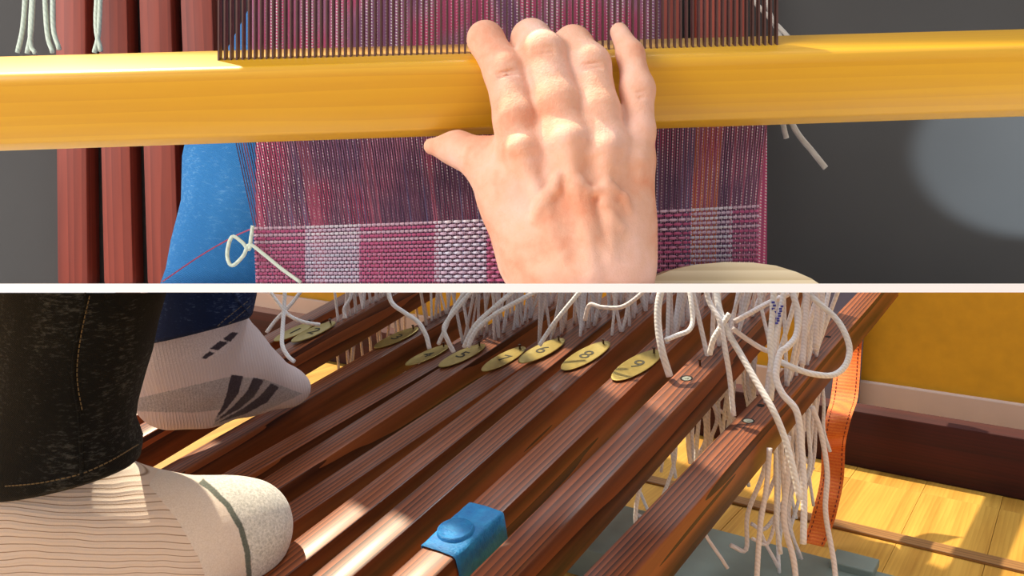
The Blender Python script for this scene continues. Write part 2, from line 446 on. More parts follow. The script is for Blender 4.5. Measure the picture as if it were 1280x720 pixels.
for r in range(rows):
    b = MB(); pts = []
    yoff = r * (72.0 / (rows - 1))
    for i in range(NW):
        t = i / (NW - 1); xf = (318 + 3 * yoff / 72 + (630 - 5 * yoff / 72) * t)
        y = fell(xf) + 1.5 + yoff * (355 - fell(xf)) / 72.0 * .985
        if y > 354.8: break
        up = ((i // 2 if 78 < i < 106 or 164 < i < 184 else i) + r) % 2
        pts.append(at(xf, y, DW - (.0012 if up else -.0008)))
    if len(pts) < 8: continue
    b.tube(pts, .00096, 5)
    b.build('weft_row', WM[2] if r in (0, 2, 4) else WM[r % 2], cloth, smooth=True, world=True)

# finished cloth wound below the warp, seen through it
def twill():
    t = NT('twill_cloth'); v = t.coords(); sp = t.sep(v)
    px = .00135; py = .0021
    u = t.math('DIVIDE', sp[0], px * 2.6); q = t.math('DIVIDE', sp[2], py)
    col_ = t.math('SINE', t.math('MULTIPLY', u, math.tau)); di = t.math('SINE', t.math('ADD', t.math('MULTIPLY', q, math.tau), t.math('MULTIPLY', u, math.tau * .5)))
    dash = t.math('MULTIPLY', t.math('MAXIMUM', col_, 0), t.math('MAXIMUM', t.math('ADD', di, .15), 0))
    big = t.noise(t.coords((1, 1, .55)), 17, 2); big2 = t.noise(t.coords((1.7, 1, .8)), 23, 1)
    base = t.ramp(big2, [(.38, lin((146, 92, 128))), (.5, lin((190, 116, 146))), (.6, lin((212, 84, 124)))])
    base = t.mix(t.ramp(t.math('SINE', t.math('MULTIPLY', u, math.tau)), [(.1, (.42, .42, .42)), (.5, (0, 0, 0))]), base, lin((62, 34, 58)))
    k = t.math('MULTIPLY', dash, t.ramp(big, [(.36, (.25, .25, .25)), (.52, (1, 1, 1))]))
    t.bump(dash, .6, .001)
    return t.set(col=t.mix(k, base, lin((250, 240, 236))), rough=.9)
M_twill = twill()
lc = thing('finished_cloth', 'dotted purple and rose finished cloth seen through the warp threads', 'cloth', at(570, 358, .605))
nx, ny = 40, 30; vs = []; fs = []
for j in range(ny + 1):
    for i in range(nx + 1):
        y = -110 + 466 * j / ny; xl = 314 + (6 if y > 150 else 0); xr = 828 + 130 * max(0, min(1, (y - 60) / 60))
        X = xl + (xr - xl) * i / nx
        vs.append(at(X, min(y, 355), .605 + .002 * math.sin(X * .02) + .012 * max(0, (y - 120) / 240)))
for j in range(ny):
    for i in range(nx): fs.append((j * (nx + 1) + i, j * (nx + 1) + i + 1, (j + 1) * (nx + 1) + i + 1, (j + 1) * (nx + 1) + i))
b = MB(); b.add(vs, fs); o = b.build('web', M_twill, lc, smooth=True, world=True)
sm = o.modifiers.new('thickness', 'SOLIDIFY'); sm.thickness = .0012

# boards under the loom (treadles seen from above)
for lab, x0t, x1t, x0b, x1b, top in (('leftmost red-brown treadle board under the golden beam', 77, 115, 80, 118, 1), ('second red-brown treadle board from the left under the golden beam', 129, 166, 136, 175, 1), ('third red-brown treadle board from the left, beside the blue denim knee', 180, 220, 191, 230, 1), ('fourth red-brown treadle board, running behind the blue denim knee', 231, 271, 244, 284, 1),
                                 ('red-brown treadle board behind the right part of the reed', 812, 848, 816, 852, 1), ('rightmost red-brown treadle board behind the reed, near the grey floor', 868, 930, 866, 930, 1)):
    d = .757; p0, p1 = at(x0t, 0, d), at(x1t, 0, d); q0, q1 = at(x0b, 355, d), at(x1b, 355, d)
    c0 = (p0 + p1) / 2; c1 = (q0 + q1) / 2; zz = (c0 - c1).normalized(); xx = (p1 - p0).normalized(); xx = (xx - zz * xx.dot(zz)).normalized(); yy = zz.cross(xx)
    L = (c0 - c1).length; hw = (p1 - p0).length / 2
    th = thing('treadle_board', lab, 'treadle', frame(c1, xx, yy, zz), 'boards under the loom, seen from above')
    b = MB(); b.box((-hw, -.012, -.0), (hw, .012, L + .03), .0025); smooth_by_angle(b.build('board', M_board, th), 30)

# weaver: hand gripping the beam, denim leg below
weaver = thing('person', 'weaver seen from above: bare right hand gripping the beam, leg in blue jeans', 'person', at(720, 354, .47))
H = Field((-.055, -.001, .440), (.095, .160, .535), .00085)
P = lambda px, py, d: loc3(px, py, d)
R = lambda px: px * .00044
# palm / back of the hand
W0, W1 = P(700, 375, .468), P(762, 375, .470)
mc = {'i': P(652, 190, .470), 'm': P(706, 176, .464), 'r': P(754, 184, .466), 'p': P(793, 200, .472)}
wr = {'i': P(690, 330, .468), 'm': P(717, 335, .463), 'r': P(745, 335, .464), 'p': P(774, 330, .469)}
for a in 'imrp':
    H.cap(wr[a], mc[a], R(38), R(31) if a != 'p' else R(25), .012)
H.cap(P(690, 300, .478), P(690, 375, .476), R(52), R(46), .015); H.cap(P(765, 290, .478), P(765, 375, .476), R(45), R(48), .015)
H.cap(P(655, 235, .480), P(700, 320, .478), R(45), R(50), .012); H.cap(P(785, 230, .482), P(775, 320, .480), R(24), R(34), .012)
# fingers: knuckle, middle joint, end joint, tip
fg = {'i': ([mc['i'], P(645, 150, .469), P(631, 90, .4795), P(607, 50, .492), P(603, 54, .4985)], [31, 27, 25.5, 22.5, 18]),
      'm': ([mc['m'], P(697, 130, .468), P(678, 68, .480), P(664, 50, .4935), P(660, 56, .4985)], [30, 27, 28, 25, 18]),
      'r': ([mc['r'], P(748, 140, .470), P(736, 82, .4805), P(716, 57, .492), P(710, 60, .498)], [29, 26, 26.5, 24, 18]),
      'p': ([mc['p'], P(798, 165, .473), P(797, 112, .478), P(788, 68, .487), P(774, 40, .495)], [24, 20, 20.5, 16.5, 12])}
for a in 'imrp':
    p, r = fg[a]; H.chain(p, [R(x) for x in r], .0045)
# thumb under the beam
H.chain([P(665, 320, .478), P(640, 248, .478), P(608, 202, .487), P(572, 186, .497), P(540, 183, .503)], [R(44), R(38), R(27), R(19), R(11)], .010)
H.cap(P(635, 215, .485), P(655, 200, .478), R(24), R(28), .012)
# knuckles, tendons, veins
for q, rr, d in (((652, 187), 17, .456), ((711, 177), 17, .4515), ((757, 190), 14, .4535), ((795, 205), 11, .4615)):
    H.cap(P(*q, d), P(q[0] + 2, q[1] + 12, d + .0005), R(rr), R(rr * .8), .008)
for pts, r in (([(711, 190, .4495), (722, 235, .4478), (735, 290, .4474), (740, 340, .448)], 6.0), ([(757, 205, .4515), (762, 250, .450), (762, 320, .4495)], 5.0), ([(660, 210, .4545), (682, 260, .4515), (702, 320, .4495)], 5.0)):
    H.chain([P(*p) for p in pts], [R(r)] * len(pts), .006)
for pts, r in (([(697, 222, .4492), (694, 236, .4487), (684, 246, .4488), (675, 258, .4495), (668, 275, .4505)], 5.0), ([(725, 228, .4470), (733, 240, .4466), (748, 239, .4470), (766, 236, .4480), (780, 246, .4505), (786, 262, .4525)], 3.6),
               ([(759, 230, .4475), (757, 255, .4475), (764, 272, .4478), (775, 282, .4492)], 4.4), ([(672, 268, .4500), (690, 300, .4488), (712, 340, .4482)], 3.2), ([(733, 240, .4468), (738, 275, .4464), (752, 310, .4470)], 3.2)):
    H.chain([P(q[0], q[1], q[2] + .0007) for q in pts], [R(r)] * len(pts), .0034)
# skin creases at the middle joints
for (ax_, ay_), (bx_, by_), d in (((622, 92), (652, 86), .4672), ((624, 97), (650, 92), .4670), ((660, 62), (694, 58), .4662), ((662, 68), (692, 64), .4660), ((720, 82), (752, 78), .4675), ((722, 87), (751, 84), .4673), ((798, 116), (814, 112), .4675), ((800, 122), (814, 119), .4675)):
    H.cap(P(ax_, ay_, d), P(bx_, by_, d), .0007, .0007, .0016, sub=True)
V, Q = H.mesh(to_world)
hand = field_object('hand', V, Q, [M_skin], weaver)
# denim knee
def loft(name, rings, mat, parent, n=48, wr=0.0, close=(False, False), thick=.0):
    """rings: (centre px, py, depth, half width px, depth half-size m, tilt px) as world-space ellipses."""
    b = MB(); vs = []
    for (px, py, d, hw, hd, tl, *ex) in rings:
        for k in range(n):
            g = 2 * math.pi * k / n; c, s_ = math.cos(g), math.sin(g)
            rip = 1 + wr * (math.sin(g * 5 + py * .06) + .6 * math.sin(g * 9 - py * .11)) * (.3 + .7 * min(1, abs(math.sin(py * .031))))
            dep = d - s_ * hd * rip
            vs.append(at(px + c * hw * rip, py + tl * c + (ex[0] * s_ if ex else 0), dep))
    m = len(rings)
    fs = [(i * n + k, i * n + (k + 1) % n, (i + 1) * n + (k + 1) % n, (i + 1) * n + k) for i in range(m - 1) for k in range(n)]
    if close[0]: fs.append(tuple(range(n)))
    if close[1]: fs.append(tuple((m - 1) * n + k for k in range(n)))
    b.add(vs, fs); return b.build(name, mat, parent, smooth=True, world=True)
loft('trouser_leg', [(430, -50, .70, 88, .02, 0), (394, 20, .695, 88, .034, 0), (372, 62, .69, 88, .042, 0), (335, 130, .69, 94, .045, 0), (322, 195, .685, 94, .047, 0), (320, 250, .685, 94, .047, 0), (312, 300, .685, 98, .046, 0), (308, 335, .685, 102, .045, 0), (306, 355, .685, 106, .045, 0)], M_blue, weaver, wr=.010, close=(True, True))

# yarn ends
def strand(name, pts, d, r, mat, label, cat, group=None, k=6, n=6):
    b = MB(); P_ = [at(p[0], p[1], p[2] if len(p) > 2 else d) for p in pts]; b.tube(catmull(P_, k), r, n)
    o = b.build(name, mat, smooth=True); return tag(o, label, cat, group)
strand('yarn_loop', [(376, 353), (352, 336), (330, 318), (312, 306), (304, 320), (290, 332), (284, 318), (290, 296), (303, 303), (311, 312), (314, 296), (316, 282)], .5255, .0012, M_yarn, 'mint white yarn end curled in a loop at the left selvedge of the cloth', 'yarn')
strand('red_thread', [(203, 352, .60), (250, 320, .575), (290, 297, .55), (317, 285, .532)], .55, .0005, M_redthread, 'thin red weft thread running from the blue knee to the cloth edge', 'thread')
for i, pts in enumerate(([(36, -110), (30, 20), (22, 66)], [(44, -110), (40, 25), (34, 67)], [(52, -110), (58, 30), (66, 66)], [(70, -110), (66, 22), (74, 62)], [(48, -110), (38, 40), (44, 67)])):
    strand('hanging_yarn', pts, .70, .0019, M_yarn, 'pale mint yarn hanging in the cluster left of the leftmost treadle board', 'yarn', 'yarns hanging at the upper left')
for i, pts in enumerate(([(128, -110), (124, 30), (118, 66)], [(130, -110), (120, 20), (126, 64)])):
    strand('hanging_yarn', pts, .70, .0019, M_yarn, 'pale mint yarn hanging between the two leftmost treadle boards', 'yarn', 'yarns between the treadle boards')
strand('yarn_end', [(978, 130, .62), (996, 165, .62), (1016, 190, .62), (1032, 210, .62)], .62, .0021, M_cream, 'long cream yarn end hanging below the beam over the grey floor', 'yarn')
strand('yarn_end', [(976, 130, .62), (979, 155, .62), (983, 173, .62)], .62, .0019, M_cream, 'short cream yarn end hanging below the beam beside the cloth', 'yarn')
strand('yarn_end', [(925, -20, .64), (950, 10, .64), (985, 46, .64), (990, 60, .64)], .64, .0017, M_cream, 'cream yarn slanting behind the right end of the reed', 'yarn')
strand('yarn_end', [(958, -20, .65), (962, 15, .65), (982, 60, .65)], .65, .0017, M_cream, 'cream yarn hanging upright behind the right end of the reed', 'yarn')
# pale rounded board at the lower right of the cloth
b = MB(); dd0 = .500
prof = [(808, 356), (818, 346), (838, 338), (868, 331), (905, 327.5), (940, 328), (970, 332), (996, 340), (1014, 348), (1026, 356)]
f0 = [at(x, y, dd0) for x, y in prof]; f1 = [p + CF * .024 for p in f0]; n = len(prof)
b.add(f0 + f1, [tuple(range(n)), tuple(range(n, 2 * n))[::-1]] + [(i, (i + 1) % n, n + (i + 1) % n, n + i) for i in range(n)])
o = b.build('rounded_board', M_pale); tag(o, 'pale wooden board with a rounded top at the lower right of the cloth', 'board')

# ------------------------------------------------------------------ LOWER SET
NAMES = 'ABCDEFGHIJ'
FIT = dict(A=(1, 12.53, -.3949, -.48, -.0025), B=(2, 10.35, -.4439, -.37, .0007), C=(3, 8.46, -.4628, .09, .0006), D=(4, 10.17, -.4374, -.02, .0005), E=(5, 9.28, -.4370, .39, -.0015),
           F=(6, 11.34, -.3987, 0, .0036), G=(7, 12.11, -.3729, .17, -.0006), H=(8, 10.89, -.3628, -.40, .0003), I=(9, 11.06, -.3425, .78, .0040), J=(10, 5.20, -.3936, -.22, -.0052))
TW, TT = .045 * S, .0578 * S
TM = {}
for nm, (i, e, z, daz, dn) in FIT.items():
    e = math.radians(e); a = PHI + math.radians(daz)
    u = Vector((math.sin(a), math.cos(a), 0)); nn = Vector((math.cos(a), -math.sin(a), 0))
    d = u * math.cos(e) + Vector((0, 0, math.sin(e))); tn = -u * math.sin(e) + Vector((0, 0, math.cos(e)))
    P0 = NDIR * (-1.35707 + .097578 * i + dn) + UDIR * 1.1 + Vector((0, 0, z))
    TM[nm] = frame(CAM + P0 * S, nn, d, tn)          # local x: 0..TW across, y along, z up from the top face
TM['T'] = TM['A'].copy(); TM['T'].translation = TM['A'].translation - NDIR * .076 - Vector((0, 0, .006))
def local_at(nm, px, py):
    """Local (x, y) on a treadle's top face under a picture point."""
    M = TM[nm]; r = CR * ((px - 640) / F) + CU * ((360 - py) / F) + CF; nrm = M.to_3x3() @ Vector((0, 0, 1))
    t = (M.translation - CAM).dot(nrm) / r.dot(nrm); return M.inverted() @ (CAM + r * t)
span = dict(T=(-.62, .5), A=(-.62, .5), B=(-.60, .5), C=(-.56, .48), D=(-.54, .48), E=(-.52, .48), F=(-.50, .48), G=(-.47, .48), H=(-.46, .48), I=(-.44, .50), J=(-.40, .80))
LAB = dict(T='far brown treadle behind the one with plate two, at upper left', A='brown treadle with the brass plates one and two, beyond the far sock', B='brown treadle with brass plate three, under the far sock', C='brown treadle with brass plate four, next to plate three', D='brown treadle with brass plate five',
           E='brown treadle with brass plate seven, lapped by plate six', F='brown treadle with brass plate six', G='brown treadle with brass plate eight', H='brown treadle with brass plate nine and a blue tape patch', I='brown treadle with a bare bolt hole, second from the right', J='rightmost brown treadle, rising past the orange strap')
TR = {}
for nm in 'TABCDEFGHIJ':
    t = thing('treadle', LAB[nm], 'treadle', TM[nm], 'treadles of the loom'); TR[nm] = t
    b = MB(); b.box((0, span[nm][0], -TT), (TW, span[nm][1], 0), .0022); smooth_by_angle(b.build('bar', M_treadle, t), 30)

def digit_mesh(ch, size):
    cu = bpy.data.curves.new('digit', 'FONT'); cu.body = ch; cu.size = size; cu.align_x = 'CENTER'; cu.align_y = 'CENTER'; cu.extrude = .00025
    o = bpy.data.objects.new('digit_tmp', cu); link(o); dg = bpy.context.evaluated_depsgraph_get()
    me = bpy.data.meshes.new_from_object(o.evaluated_get(dg)); bpy.data.objects.remove(o); me.name = 'digit'; me.materials.clear(); me.materials.append(M_dark); return me
def plate(nm, ch, c, a, bpt, half_w, lift=.0022, tilt=0.0, name_label=None):
    half_w *= 1.3
    """Brass oval: centre pixel, far-tip pixel, near-tip pixel on the treadle's top face; half width in metres."""
    f = local_at(nm, *a); q = local_at(nm, *bpt); ctr = (f + q) / 2; ydir = (f - q); L = ydir.length / 2; ydir.normalize(); xdir = Vector((ydir.y, -ydir.x, 0))
    nseg = 36; b = MB(); th = .0012
    ring = [(half_w * math.sin(2 * math.pi * k / nseg), L * math.cos(2 * math.pi * k / nseg)) for k in range(nseg)]
    lay = []
    for sc_, zz in ((1.0, 0), (1.0, th * .7), (.96, th), (.90, th * .85)): lay += [(x * sc_, y * sc_, zz) for x, y in ring]
    fs = [(j * nseg + k, j * nseg + (k + 1) % nseg, (j + 1) * nseg + (k + 1) % nseg, (j + 1) * nseg + k) for j in range(3) for k in range(nseg)] + [tuple(range(nseg))[::-1], tuple(3 * nseg + k for k in range(nseg))]
    b.add(lay, fs); o = b.build('number_plate', M_brass, TR[nm]); smooth_by_angle(o, 50)
    o.matrix_local = frame(Vector((ctr.x, ctr.y, lift)), xdir, ydir, Vector((0, 0, 1))) @ Matrix.Rotation(tilt, 4, 'X'); o['label'] = 'brass oval plate stamped ' + ch
    dgo = link(bpy.data.objects.new('digit', digit_mesh(ch, min(half_w * 1.9, .032)))); dgo.parent = o; dgo.location = (0, 0, th)
    n_ = MB(); n_.tube([(0, L * .80, -.004), (0, L * .80, .0075)], .0013, 8); n_.tube([(0, L * .80, .0068), (0, L * .80, .0080)], .0023, 8); n_.build('nail', M_nail, o)
plate('A', '2', None, (419, 405), (366, 431), .0125, .0040)
plate('T', '1', None, (393, 405), (344, 429), .0125, .0030)
plate('B', '3', None, (522, 411), (469, 437), .0125)
plate('C', '4', None, (560, 433), (508, 459), .0120)
plate('D', '5', None, (605, 432), (550, 461), .0130)
plate('E', '7', None, (655, 435), (604, 466), .0125, .0018)
plate('F', '6', None, (704, 426), (650, 457), .0132, .0034)
plate('G', '8', None, (760, 429), (704, 465), .0132)
plate('H', '9', None, (823, 440), (768, 478), .0138)

def on_top(nm, px, py): p = local_at(nm, px, py); return p
def nail(nm, px, py):
    p = local_at(nm, px, py); b = MB(); b.tube([(p.x, p.y, -.004), (p.x, p.y, .008)], .0014, 8); b.tube([(p.x, p.y, .0072), (p.x, p.y, .0084)], .0024, 8); b.build('nail', M_nail, TR[nm])
nail('I', 875, 457)
def disc(b, c, r, z0, z1, n=20):
    b.tube([(c.x, c.y, z0), (c.x, c.y, z1)], r, n)
for nm, px, py in (('I', 858, 473), ('J', 935, 526)):
    p = local_at(nm, px, py)
    b = MB(); disc(b, p, .0072, -.003, .00035); b.build('bolt_hole', M_hole, TR[nm], smooth=False)
    b = MB(); disc(b, p + Vector((.0008, -.0012, 0)), .0052, -.002, .0008); disc(b, p + Vector((.0008, -.0012, 0)), .0024, .0008, .0015, 12); b.build('bolt', M_zinc, TR[nm])
for px, py in ((1053, 406), (1035, 421), (951, 507), (1018, 439)):
    b = MB(); p = local_at('J', px, py); disc(b, p, .0042, -.003, .00035, 16); b.build('drilled_hole', M_hole, TR['J'])
# blue masking tape with a round bump on the treadle with plate 9
def tapemat():
    t = NT('blue_masking_tape'); v = t.coords(); n1 = t.noise(v, 90, 4, .6); n2 = t.noise(t.coords((1, 4, 1)), 300, 3)
    t.bump(t.math('ADD', n1, t.math('MULTIPLY', n2, .4)), .8, .0025)
    return t.set(col=t.ramp(n1, [(.3, lin((18, 116, 196))), (.7, lin((40, 156, 226)))]), rough=.55)
M_tape = tapemat()
y1 = local_at('H', 606, 635).y; y0 = local_at('H', 545, 690).y
b = MB(); n = 10; sec = [(-.0012, -.012), (-.0011, .0006), (.002, .0011), (TW / 2, .0013), (TW - .002, .0011), (TW + .0011, -.0006), (TW + .0014, -.016), (TW + .0034, -.040)]
vs = []; random.seed(5)
for i in range(n + 1):
    y = y0 + (y1 - y0) * i / n
    for j, (x, z) in enumerate(sec): vs.append((x + random.uniform(0, .0007), y + random.uniform(-.0008, .0008) + (.012 - .010 * i / n) * (j == 7) * -.6, z + random.uniform(0, .0008) - (.004 * (1 - i / n) if j == 7 else 0)))
m = len(sec); b.add(vs, [(i * m + j, i * m + j + 1, (i + 1) * m + j + 1, (i + 1) * m + j) for i in range(n) for j in range(m - 1)])
tp = b.build('tape_patch', M_tape, TR['H'], smooth=True); tp['label'] = 'blue masking tape wrapped over the treadle'
md = tp.modifiers.new('thickness', 'SOLIDIFY'); md.thickness = .0005; md.offset = 1
p = local_at('H', 570, 666); rr = .0165; b = MB(); lay = []; ns = 32
for sc_, zz in ((1.06, .0012), (1.0, .0046), (.93, .0052), (.88, .0043), (.05, .0045)): lay += [(p.x + rr * sc_ * math.cos(2 * math.pi * k / ns), p.y + rr * sc_ * math.sin(2 * math.pi * k / ns), zz) for k in range(ns)]
b.add(lay, [(j * ns + k, j * ns + (k + 1) % ns, (j + 1) * ns + (k + 1) % ns, (j + 1) * ns + k) for j in range(4) for k in range(ns)] + [tuple(4 * ns + k for k in range(ns))])
o = b.build('round_bump', M_tape, tp); smooth_by_angle(o, 60); o['label'] = 'round disc under the blue tape'

# rear beam of the loom frame on the floor
lb = thing('loom_beam', 'long dark red-brown rear beam of the loom lying along the floor', 'beam', loomframe(FLOOR_O))
b = MB(); b.box((-1.9, 0, 0), (1.3, .055, .108), .004); smooth_by_angle(b.build('timber', M_loom, lb), 30)
# grey-blue post behind the rightmost treadle
b = MB(); b.box((-.055, WALL_Y - .07, 0), (.055, WALL_Y - .015, .60), .003); c = onz(1030, 560, 0)
lm = loomframe(FLOOR_O); off = (lm.inverted() @ at(1030, 380, 1.75)).x
o = b.build('grey_post', M_bluegrey, M=frame(FLOOR_O + NDIR * off, NDIR, UDIR, Vector((0, 0, 1)))); tag(o, 'blue-grey upright post against the yellow wall behind the rightmost treadle', 'post')
# grey-green low box on the floor
gp = onz(1000, 688, .045); go = thing('floor_box', 'low grey-green box on the wooden floor under the hanging cords', 'box', frame(Vector((gp.x, gp.y, 0)), NDIR, UDIR, Vector((0, 0, 1))))
b = MB(); b.box((-.62, -.16, 0), (.16, 0, .045), .003); smooth_by_angle(b.build('body', M_slate, go), 30)
b = MB(); b.box((.045, -.028, .043), (.10, .014, .055), .002); b.build('lug', M_slate, go)
# dark strip standing in for a shadow band across the floor
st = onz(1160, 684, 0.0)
b = MB(); b.box((-1.2, -.014, 0), (.7, .014, .005), .001); o = b.build('shadow_strip', wood('shadow_strip_brown', (120, 84, 44), (150, 108, 60), axis=0, rough=.6, coat=0), M=frame(Vector((st.x, st.y, 0)), NDIR, UDIR, Vector((0, 0, 1)))); structure(o)

# ------------------------------------------------------------------ cords
random.seed(21)
def wt(nm, x, y, z=0): return TM[nm] @ Vector((x, y, z))
ORDER = 'ABCDEFGHIJ'
PLN = dict(A='plates one and two', B='plate three', C='plate four', D='plate five', E='plate seven', F='plate six', G='plate eight', H='plate nine', I='the bare bolt hole', J='a row of holes')
def cord(pts, r, mat, label, group, k=5, n=6):
    b = MB(); b.tube(catmull(pts, k), r, n); o = b.build('tie_up_cord', mat, smooth=True); return tag(o, label, 'cord', group)
starty = dict(A=(418, 405), B=(527, 408), C=(563, 430), D=(608, 428), E=(658, 432), F=(708, 422), G=(765, 424), H=(828, 435), I=(885, 450), J=(955, 508))
count = dict(A=16, B=15, C=14, D=14, E=13, F=14, G=13, H=12, I=12, J=14)
for nm in ORDER:
    p = local_at(nm, *starty[nm]); lab = 'white braided cord rising from treadle with ' + PLN[nm]
    n = count[nm]
    for k in range(n):
        yy = p.y + .012 + (.20 if nm != 'J' else .23) * (k + random.uniform(-.3, .3)) / n
        xx = TW / 2 + random.uniform(-.007, .007); base = wt(nm, xx, yy, -.004)
        for twin in range(2 if random.random() < .45 else 1):
            lean = Vector((random.gauss(0, .028), random.gauss(0, .03), 0)); hgt = .30 + random.random() * .05
            top = base + Vector((0, 0, hgt)) + lean * 1.6
            mid = base.lerp(top, .45) + Vector((random.gauss(0, .006), random.gauss(0, .006), 0))
            off = Vector((twin * random.uniform(.004, .012), 0, 0))
            cord([base, base.lerp(mid, .4) + off * .4, mid + off, top + off * 2], random.uniform(.0021, .0030), M_cord[0] if random.random() < .6 else M_cord[1], lab, 'cords rising from the treadle with ' + PLN[nm])
# ends hanging below the treadles
tails = dict(A=16, B=10, F=3, G=5, H=9, I=18, J=20)
for nm, n in tails.items():
    p = local_at(nm, *starty[nm]); lab = 'loose white cord end hanging under the treadle with ' + PLN[nm]
    for k in range(n):
        yy = p.y - (.05 if nm in 'HI' else -.02 if nm in 'J' else .0) + .24 * (k + random.uniform(-.4, .4)) / n
        base = wt(nm, TW * random.uniform(.25, .75), yy, -TT + .003); L = random.uniform(.07, .24) if nm in 'IJH' else random.uniform(.12, .3)
        L = min(L, base.z - .05)
        sx, sy = random.gauss(0, .018), random.gauss(0, .018)
        pts = [base, base + Vector((sx * .3, sy * .3, -L * .35)), base + Vector((sx * .2 + random.gauss(0, .006), sy * .8, -L * .7)), base + Vector((sx, sy, -L))]
        if random.random() < .25: pts.append(pts[-1] + Vector((random.choice((-1, 1)) * .02, 0, .006)))
        cord(pts, random.uniform(.0021, .0029), M_cord[1] if random.random() < .6 else M_cord[0], lab, 'cord ends under the treadle with ' + PLN[nm])
# single cords that stand out
def special(pts, r, label, mat=2):
    b = MB(); b.tube(catmull([at(*p) for p in pts], 7), r, 8); o = b.build('tie_up_cord', M_cord[mat], smooth=True); return tag(o, label, 'cord')
special([(995, 350, 1.02), (1018, 374, 1.0), (1043, 396, .99), (1056, 416, .98), (1062, 438, .975), (1056, 458, .97), (1040, 469, .965), (1014, 467, .96), (990, 459, .96), (975, 452, .97)], .0035, 'long white cord making a wide loop in front of the rightmost treadle')
special([(893, 350, .98), (899, 385, .965), (910, 415, .955), (926, 443, .945), (946, 478, .93), (966, 512, .915), (980, 545, .91), (990, 580, .905), (1000, 625, .90)], .0037, 'thick white cord slanting down across the rightmost treadle')
special([(880, 350, .97), (887, 378, .965), (900, 402, .955), (907, 440, .95), (912, 470, .95), (917, 520, .95)], .003, 'white cord hanging straight beside the thick slanting one', 0)
special([(912, 392, .955), (900, 410, .955), (892, 424, .955), (887, 443, .96)], .0032, 'short double-ended white cord poked into the treadle with the bare bolt hole')
special([(918, 402, .95), (940, 390, .95), (962, 378, .96), (985, 368, .97)], .003, 'white cord running level between the two rightmost bundles', 1)
special([(915, 410, .95), (935, 425, .95), (955, 437, .95), (970, 440, .95)], .0028, 'white cord sagging to the right under the rightmost bundle', 1)
special([(985, 350, .96), (992, 370, .95), (998, 395, .945), (995, 420, .94), (984, 434, .935), (975, 442, .935), (970, 470, .93), (978, 492, .925), (996, 515, .92), (1002, 560, .92), (1005, 620, .915), (1004, 680, .91)], .0036, 'long white cord bulging right then falling past the rightmost treadle', 0)
marked_a = special([(968, 350, .95), (966, 390, .945), (963, 430, .94), (966, 465, .94), (963, 500, .945)], .0036, 'doubled white cord with blue marks going into the rightmost treadle', 2)
marked_b = special([(983, 352, .95), (975, 390, .945), (968, 430, .94), (962, 470, .94)], .003, 'white cord crossing the doubled cord with blue marks', 0)
special([(830, 350, .99), (823, 380, .985), (823, 410, .98), (828, 440, .975), (837, 470, .98)], .0042, 'thick bright white cord entering the treadle left of the bare bolt hole')
special([(860, 350, 1.0), (864, 378, .99), (866, 400, .985), (861, 413, .98), (847, 419, .98), (832, 425, .975)], .0028, 'white cord hooking left into the thick bright cord')
special([(484, 350, 1.22), (489, 377, 1.21), (506, 391, 1.20), (522, 402, 1.19), (532, 418, 1.185), (537, 436, 1.185)], .0032, 'bright white cord arching over to the treadle with plate four')
special([(655, 352, 1.14), (625, 378, 1.14), (598, 402, 1.14), (586, 420, 1.145), (580, 434, 1.15)], .0030, 'upper of two white cords curving down to plate five')
special([(690, 354, 1.13), (650, 375, 1.13), (620, 392, 1.13), (596, 412, 1.135), (585, 434, 1.14)], .0030, 'lower of two white cords curving down to plate five')
special([(600, 352, 1.17), (580, 375, 1.17), (560, 400, 1.17), (555, 412, 1.165), (560, 426, 1.165), (567, 440, 1.17)], .0032, 'white cord with a kink dropping between plates four and five')
special([(590, 352, 1.18), (566, 388, 1.18), (556, 412, 1.18), (548, 430, 1.19)], .0028, 'white cord slanting left to plate four')
special([(735, 352, 1.08), (712, 380, 1.08), (694, 402, 1.085), (683, 418, 1.09), (674, 432, 1.09)], .0028, 'white cord slanting down left to plate six')
special([(812, 356, 1.04), (796, 372, 1.04), (776, 384, 1.045), (752, 384, 1.05), (737, 381, 1.06), (731, 400, 1.07)], .0026, 'white cord sagging between the treadles with plates eight and nine', 1)
special([(357, 345, 1.26), (355, 385, 1.25), (353, 415, 1.23), (353, 432, 1.21), (360, 445, 1.20), (368, 452, 1.195)], .0030, 'bright white cord with a cut end hanging left of plate one')
special([(330, 352, 1.30), (345, 375, 1.29), (360, 393, 1.285), (378, 402, 1.28), (400, 406, 1.28)], .0028, 'white cord slanting down right beside plate one')
special([(385, 352, 1.30), (364, 380, 1.29), (345, 400, 1.285), (333, 416, 1.28)], .0028, 'white cord slanting down left behind the far sock')
special([(440, 352, 1.24), (438, 372, 1.24), (430, 386, 1.24), (432, 398, 1.24)], .0024, 'short white cord bent at the treadle with plate two', 0)
special([(1020, 345, 1.02), (1021, 390, 1.015), (1019, 435, 1.01)], .0034, 'white cord standing in the second hole of the rightmost treadle', 1)
special([(1030, 345, 1.03), (1026, 395, 1.02), (1020, 438, 1.01)], .0030, 'white cord leaning into the second hole of the rightmost treadle', 1)
special([(1010, 345, 1.0), (1007, 400, .99), (1003, 456, .98)], .0034, 'white cord standing in the third hole of the rightmost treadle', 1)
special([(1015, 508, .96), (1026, 540, .96), (1034, 590, .955), (1032, 640, .95), (1042, 700, .945), (1046, 740, .94)], .0030, 'white cord falling in front of the orange strap', 1)
special([(985, 545, .93), (984, 600, .93), (980, 650, .93), (992, 700, .93), (996, 740, .93)], .0033, 'white cord hanging left of the orange strap down to the grey-green box', 1)
special([(962, 560, .93), (958, 610, .93), (950, 660, .93), (945, 740, .93)], .0030, 'white cord hanging near the frame bottom beside the grey-green box', 1)
b = MB()
